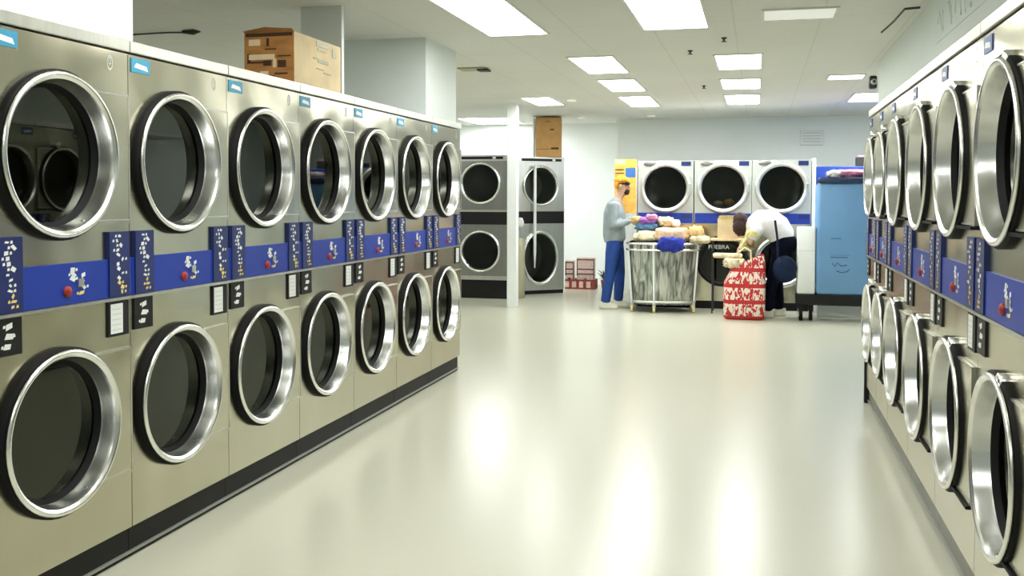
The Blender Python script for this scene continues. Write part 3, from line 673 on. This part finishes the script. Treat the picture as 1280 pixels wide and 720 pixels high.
e = empty('potted_plant', (-2.46, 15.95, 0)); tag(e, 'small dark bushy plant in a pot on the floor beside the reddish crate', 'plant')
MB().lathe([(0, 0), (0, .07), (.14, .09), (.14, .08), (.12, 0)], (0, 0, 0), M['red_crate'], 'z', 20).build('pot', e)
mb = MB(); rnd = random.Random(9)
for i in range(60):
    a_, l_ = rnd.random()*2*PI, rnd.uniform(.06, .17); z0 = rnd.uniform(.12, .2); tip = Vector((math.cos(a_)*l_, math.sin(a_)*l_*.8, z0+rnd.uniform(0, .16))); s0 = Vector((-math.sin(a_), math.cos(a_), 0))*.018
    mid = Vector((tip.x*.6, tip.y*.6, (z0+tip.z)/2+.02)); mb.add([(0, 0, z0-.02), mid-s0, tip, mid+s0], [(0, 1, 2, 3)], M['leaf'])
mb.build('foliage', e)

# ------------------------------------------------------------------ people
def skin(name, verts, edges, rad, m, parent, root=0, sub=2):
    me = bpy.data.meshes.new(name); me.from_pydata(verts, edges, []); me.update()
    o = bpy.data.objects.new(name, me); C.objects.link(o); o.parent = parent
    o.modifiers.new('skin', 'SKIN')
    for i, r_ in enumerate(rad):
        sv = me.skin_vertices[0].data[i]; sv.radius = (r_, r_) if not isinstance(r_, tuple) else r_; sv.use_root = (i == root)
    s = o.modifiers.new('sub', 'SUBSURF'); s.levels = sub; s.render_levels = sub
    me.materials.append(M[m]); o.modifiers['skin'].use_smooth_shade = True
    return o
def hand_chain(V, Ed, Rd, wrist_i, wrist, direc, side):
    # palm + four fingers + thumb, slightly curled
    d = Vector(direc).normalized(); s = Vector(side).normalized(); nrm = d.cross(s)
    def addv(p, r_, to): V.append(tuple(p)); Rd.append(r_); Ed.append((to, len(V)-1)); return len(V)-1
    W = Vector(wrist); palm = addv(W+d*.05, (.028, .016), wrist_i)
    for k, (off, ln) in enumerate(((-.030, .062), (-.010, .074), (.010, .070), (.029, .055))):
        a_ = addv(W+d*.095+s*off, .0095, palm); b_ = addv(W+d*(.095+ln*.55)+s*off*1.1+nrm*.012, .0085, a_); addv(W+d*(.095+ln*.9)+s*off*1.1+nrm*.034, .0075, b_)
    a_ = addv(W+d*.045-s*.042, .011, palm); addv(W+d*.080-s*.060+nrm*.012, .009, a_)

def person_body(P, parent):
    # P: dict of joints (local coordinates)
    V, Ed, Rd = [], [], []
    idx = {}
    def add(n, r_, to=None):
        V.append(tuple(P[n])); Rd.append(r_); idx[n] = len(V)-1
        if to: Ed.append((idx[to], idx[n]))
    add('pelvis', (.15, .11)); add('waist', (.13, .095), 'pelvis'); add('chest', (.15, .11), 'waist'); add('neck', .055, 'chest'); add('jaw', (.062, .075), 'neck'); add('skull', (.078, .092), 'jaw'); add('crown', (.055, .065), 'skull')
    for s in 'lr':
        add('shoulder_'+s, .06, 'chest'); add('elbow_'+s, .042, 'shoulder_'+s); add('wrist_'+s, .027, 'elbow_'+s)
        add('hip_'+s, .09, 'pelvis'); add('knee_'+s, .058, 'hip_'+s); add('ankle_'+s, .036, 'knee_'+s)
        hand_chain(V, Ed, Rd, idx['wrist_'+s], P['wrist_'+s], P['hdir_'+s], P['hside'])
    return skin('body', V, Ed, Rd, 'skin', parent)
def garment_mesh(name, tubes, m, parent):
    # overlapping rounded sleeves of cloth fused into one surface
    mb = MB()
    for pts, rad, flat in tubes:
        P_ = [V3(p) for p in pts]; vs = []; n3 = 18
        q = [(P_[0]+(P_[0]-P_[1]).normalized()*rad[0]*.35, rad[0]*.6)]+list(zip(P_, rad))+[(P_[-1]+(P_[-1]-P_[-2]).normalized()*rad[-1]*.2, rad[-1]*.75)]
        for i, (p, r_) in enumerate(q):
            d = (q[min(i+1, len(q)-1)][0]-q[max(i-1, 0)][0]).normalized(); a_ = V3((0, 1, 0)); a_ = (a_-d*a_.dot(d)).normalized(); b_ = d.cross(a_)
            for k_ in range(n3):
                t = 2*PI*k_/n3; vs.append(p+a_*math.cos(t)*r_*flat+b_*math.sin(t)*r_)
        L_ = len(q)
        mb.add(vs, [(j_*n3+k_, j_*n3+(k_+1) % n3, (j_+1)*n3+(k_+1) % n3, (j_+1)*n3+k_) for j_ in range(L_-1) for k_ in range(n3)]+[tuple(reversed(range(n3))), tuple(range((L_-1)*n3, L_*n3))], M[m], True)
    o = mb.build(name, parent)
    r_ = o.modifiers.new('remesh', 'REMESH'); r_.mode = 'VOXEL'; r_.voxel_size = .014; r_.use_smooth_shade = True
    s_ = o.modifiers.new('smooth', 'SMOOTH'); s_.iterations = 8; s_.factor = .5
    return o
V3 = Vector
def legs(P, parent, m, extra=()):
    T = []
    for s in 'lr': T.append(([P['hip_'+s]+V3((0, 0, .06)), P['hip_'+s].lerp(P['knee_'+s], .3), P['knee_'+s], P['knee_'+s].lerp(P['ankle_'+s], .5), P['knee_'+s].lerp(P['ankle_'+s], .97)], [.10, .102, .075, .072, .065], 1.0))
    T += list(extra); return garment_mesh('trousers', T, m, parent)
def shoe(x, y, ang, m, parent):
    mb = MB(); c_, s_ = math.cos(ang), math.sin(ang)
    vs = []; n2 = 16; prof = [(0, .9), (.02, 1.0), (.055, .95), (.085, .62), (.10, .40)]
    for z, kk in prof:
        for i in range(n2):
            t = 2*PI*i/n2; px, py = .135*kk*math.cos(t)+(.045 if z < .06 else (.0 if z < .09 else -.03)), .048*(kk if kk > .7 else .8)*math.sin(t)
            vs.append((x+px*c_-py*s_, y+px*s_+py*c_, z+.002))
    mb.add(vs, [(j*n2+i, j*n2+(i+1) % n2, (j+1)*n2+(i+1) % n2, (j+1)*n2+i) for j in range(4) for i in range(n2)]+[tuple(reversed(range(n2))), tuple(range(4*n2, 5*n2))], m, True)
    mb.build('shoe', parent)
V3 = Vector
# standing person, facing right (+X)
p1 = empty('person', (-1.91, 13.15, 0)); tag(p1, 'person in grey sweater and blue jeans standing at the left of the hamper sorting laundry', 'person')
P = dict(pelvis=(0, 0, .95), waist=(-.01, 0, 1.10), chest=(.0, 0, 1.34), neck=(.05, 0, 1.53), jaw=(.10, 0, 1.605), skull=(.095, 0, 1.70), crown=(.085, 0, 1.77),
         shoulder_l=(.0, .17, 1.43), shoulder_r=(.0, -.17, 1.43), elbow_l=(.0, .22, 1.15), elbow_r=(.0, -.23, 1.14), wrist_l=(.22, .12, 1.22), wrist_r=(.22, -.14, 1.20),
         hip_l=(0, .09, .88), hip_r=(0, -.09, .88), knee_l=(.05, .13, .48), knee_r=(-.05, -.11, .48), ankle_l=(.03, .15, .09), ankle_r=(-.11, -.11, .09),
         hdir_l=(1, -.1, .0), hdir_r=(1, .1, .0), hside=(0, 1, 0))
P = {k: V3(v) for k, v in P.items()}
person_body(P, p1)
legs(P, p1, 'jeans', [([(0, 0, .86), (0, 0, .95), (-.005, 0, 1.02)], [.115, .125, .115], 1.35)])
T = [([(0, 0, .93), (-.01, 0, 1.0), (-.015, 0, 1.15), (-.005, 0, 1.32), (.0, 0, 1.42), (.035, 0, 1.50)], [.145, .155, .150, .150, .115, .062], 1.3)]
for s in 'lr': T.append(([P['shoulder_'+s], P['shoulder_'+s].lerp(P['elbow_'+s], .5), P['elbow_'+s], P['elbow_'+s].lerp(P['wrist_'+s], .5), P['elbow_'+s].lerp(P['wrist_'+s], .95)], [.082, .075, .066, .055, .045], 1.0))
garment_mesh('sweater', T, 'grey_knit', p1)
shoe(-.11, -.11, 0, M['shoe'], p1); shoe(.03, .15, 0.1, M['shoe'], p1)
mb = MB(); 
mb.blob((.085, 0, 1.755), (.105, .090, .062), M['knit_orange'], 3, .05, 5); mb.blob((.045, 0, 1.70), (.062, .082, .075), M['knit_orange'], 4, .05, 5); mb.build('hat', p1)
mb = MB(); mb.blob((.15, 0, 1.60), (.045, .05, .045), M['hair'], 2, .15, 5); mb.build('beard', p1)
mb = MB(); mb.box(.145, .195, -.085, .085, 1.685, 1.725, M['black']); mb.box(.05, .15, -.092, -.082, 1.695, 1.715, M['black']); mb.box(.05, .15, .082, .092, 1.695, 1.715, M['black']); mb.build('glasses', p1, bevel=.004)
MB().blob((.192, 0, 1.665), (.022, .016, .026), M['skin'], 1, .02).build('nose', p1); MB().blob((.172, 0, 1.632), (.020, .026, .008), M['peach_cloth'], 1, .02).build('mouth', p1)
for s in (-1, 1): MB().blob((.085, s*.088, 1.675), (.018, .010, .032), M['skin'], 1, .02).build('ear', p1)
# bending person, back towards the right, reaching left into the bag
p2 = empty('person', (.21, 12.72, 0)); tag(p2, 'person in white top and dark trousers bending down over the red bag', 'person')
P = dict(pelvis=(.06, 0, .98), waist=(-.03, 0, 1.12), chest=(-.19, 0, 1.17), neck=(-.34, 0, 1.15), jaw=(-.42, 0, 1.10), skull=(-.44, 0, 1.19), crown=(-.45, 0, 1.26),
         shoulder_l=(-.27, .17, 1.12), shoulder_r=(-.27, -.17, 1.12), elbow_l=(-.33, .2, .95), elbow_r=(-.32, -.2, .93), wrist_l=(-.43, .06, .90), wrist_r=(-.43, -.10, .88),
         hip_l=(.07, .09, .90), hip_r=(.07, -.09, .90), knee_l=(.02, .13, .48), knee_r=(-.04, -.10, .48), ankle_l=(.05, .14, .09), ankle_r=(-.10, -.10, .09),
         hdir_l=(-.5, -.2, -.8), hdir_r=(-.5, .2, -.8), hside=(.0, 1, 0))
P = {k: V3(v) for k, v in P.items()}
person_body(P, p2)
legs(P, p2, 'navy_cloth', [([(.05, 0, .84), (.09, 0, .94), (.10, 0, 1.02)], [.14, .17, .16], 1.25)])
T = [([(.07, 0, .97), (.06, 0, 1.05), (.0, 0, 1.14), (-.08, 0, 1.20), (-.20, 0, 1.20), (-.29, 0, 1.15), (-.36, 0, 1.12)], [.15, .17, .18, .185, .17, .13, .075], 1.2)]
for s in 'lr': T.append(([P['shoulder_'+s]+V3((.05, 0, .02)), P['shoulder_'+s].lerp(P['elbow_'+s], .6)], [.085, .078], 1.0))
garment_mesh('shirt', T, 'white_cloth', p2)
for s in 'lr':
    a_, b_ = P['elbow_'+s], P['wrist_'+s]; up = P['shoulder_'+s]
    MB().tube([up.lerp(a_, .15), up.lerp(a_, .5), a_, a_.lerp(b_, .85)], [.093, .092, .078, .050], M['yellow_cloth'], 14).build('sleeve', p2)
shoe(-.10, -.10, PI, M['shoe'], p2); shoe(.05, .14, PI, M['shoe'], p2)
mb = MB(); mb.blob((-.44, 0, 1.23), (.095, .095, .10), M['hair'], 3, .10, 5); mb.blob((-.45, -.03, 1.15), (.085, .09, .12), M['hair'], 6, .12, 5); mb.build('hair', p2)
MB().blob((-.515, 0, 1.12), (.018, .016, .02), M['skin'], 1, .02).build('nose', p2)
e = empty('shoulder_bag', (.49, 12.42, .62)); tag(e, 'navy shoulder bag hanging at the hip of the bending person', 'bag')
MB().blob((-.18, .0, .02), (.14, .09, .16), M['navy_bag'], 8, .08, 2, sq=.8).build('bag_body', e)
MB().tube([(-.26, 0, .15), (-.27, .0, .40), (-.30, .02, .62)], .014, M['navy_bag'], 8).build('strap', e)

# ------------------------------------------------------------------ world and view
w = bpy.data.worlds.new('world'); sc.world = w; w.use_nodes = True
w.node_tree.nodes['Background'].inputs[0].default_value = (.8, .9, 1, 1); w.node_tree.nodes['Background'].inputs[1].default_value = .3
sc.view_settings.view_transform = 'Standard'; sc.view_settings.look = 'None'; sc.view_settings.exposure = 0.60; sc.view_settings.gamma = 1.0; sc.view_settings.use_curve_mapping = False
sc.cycles.max_bounces = 8; sc.cycles.diffuse_bounces = 5; sc.cycles.glossy_bounces = 5; sc.cycles.transparent_max_bounces = 12; sc.cycles.use_denoising = True
sc.cycles.sample_clamp_indirect = 6
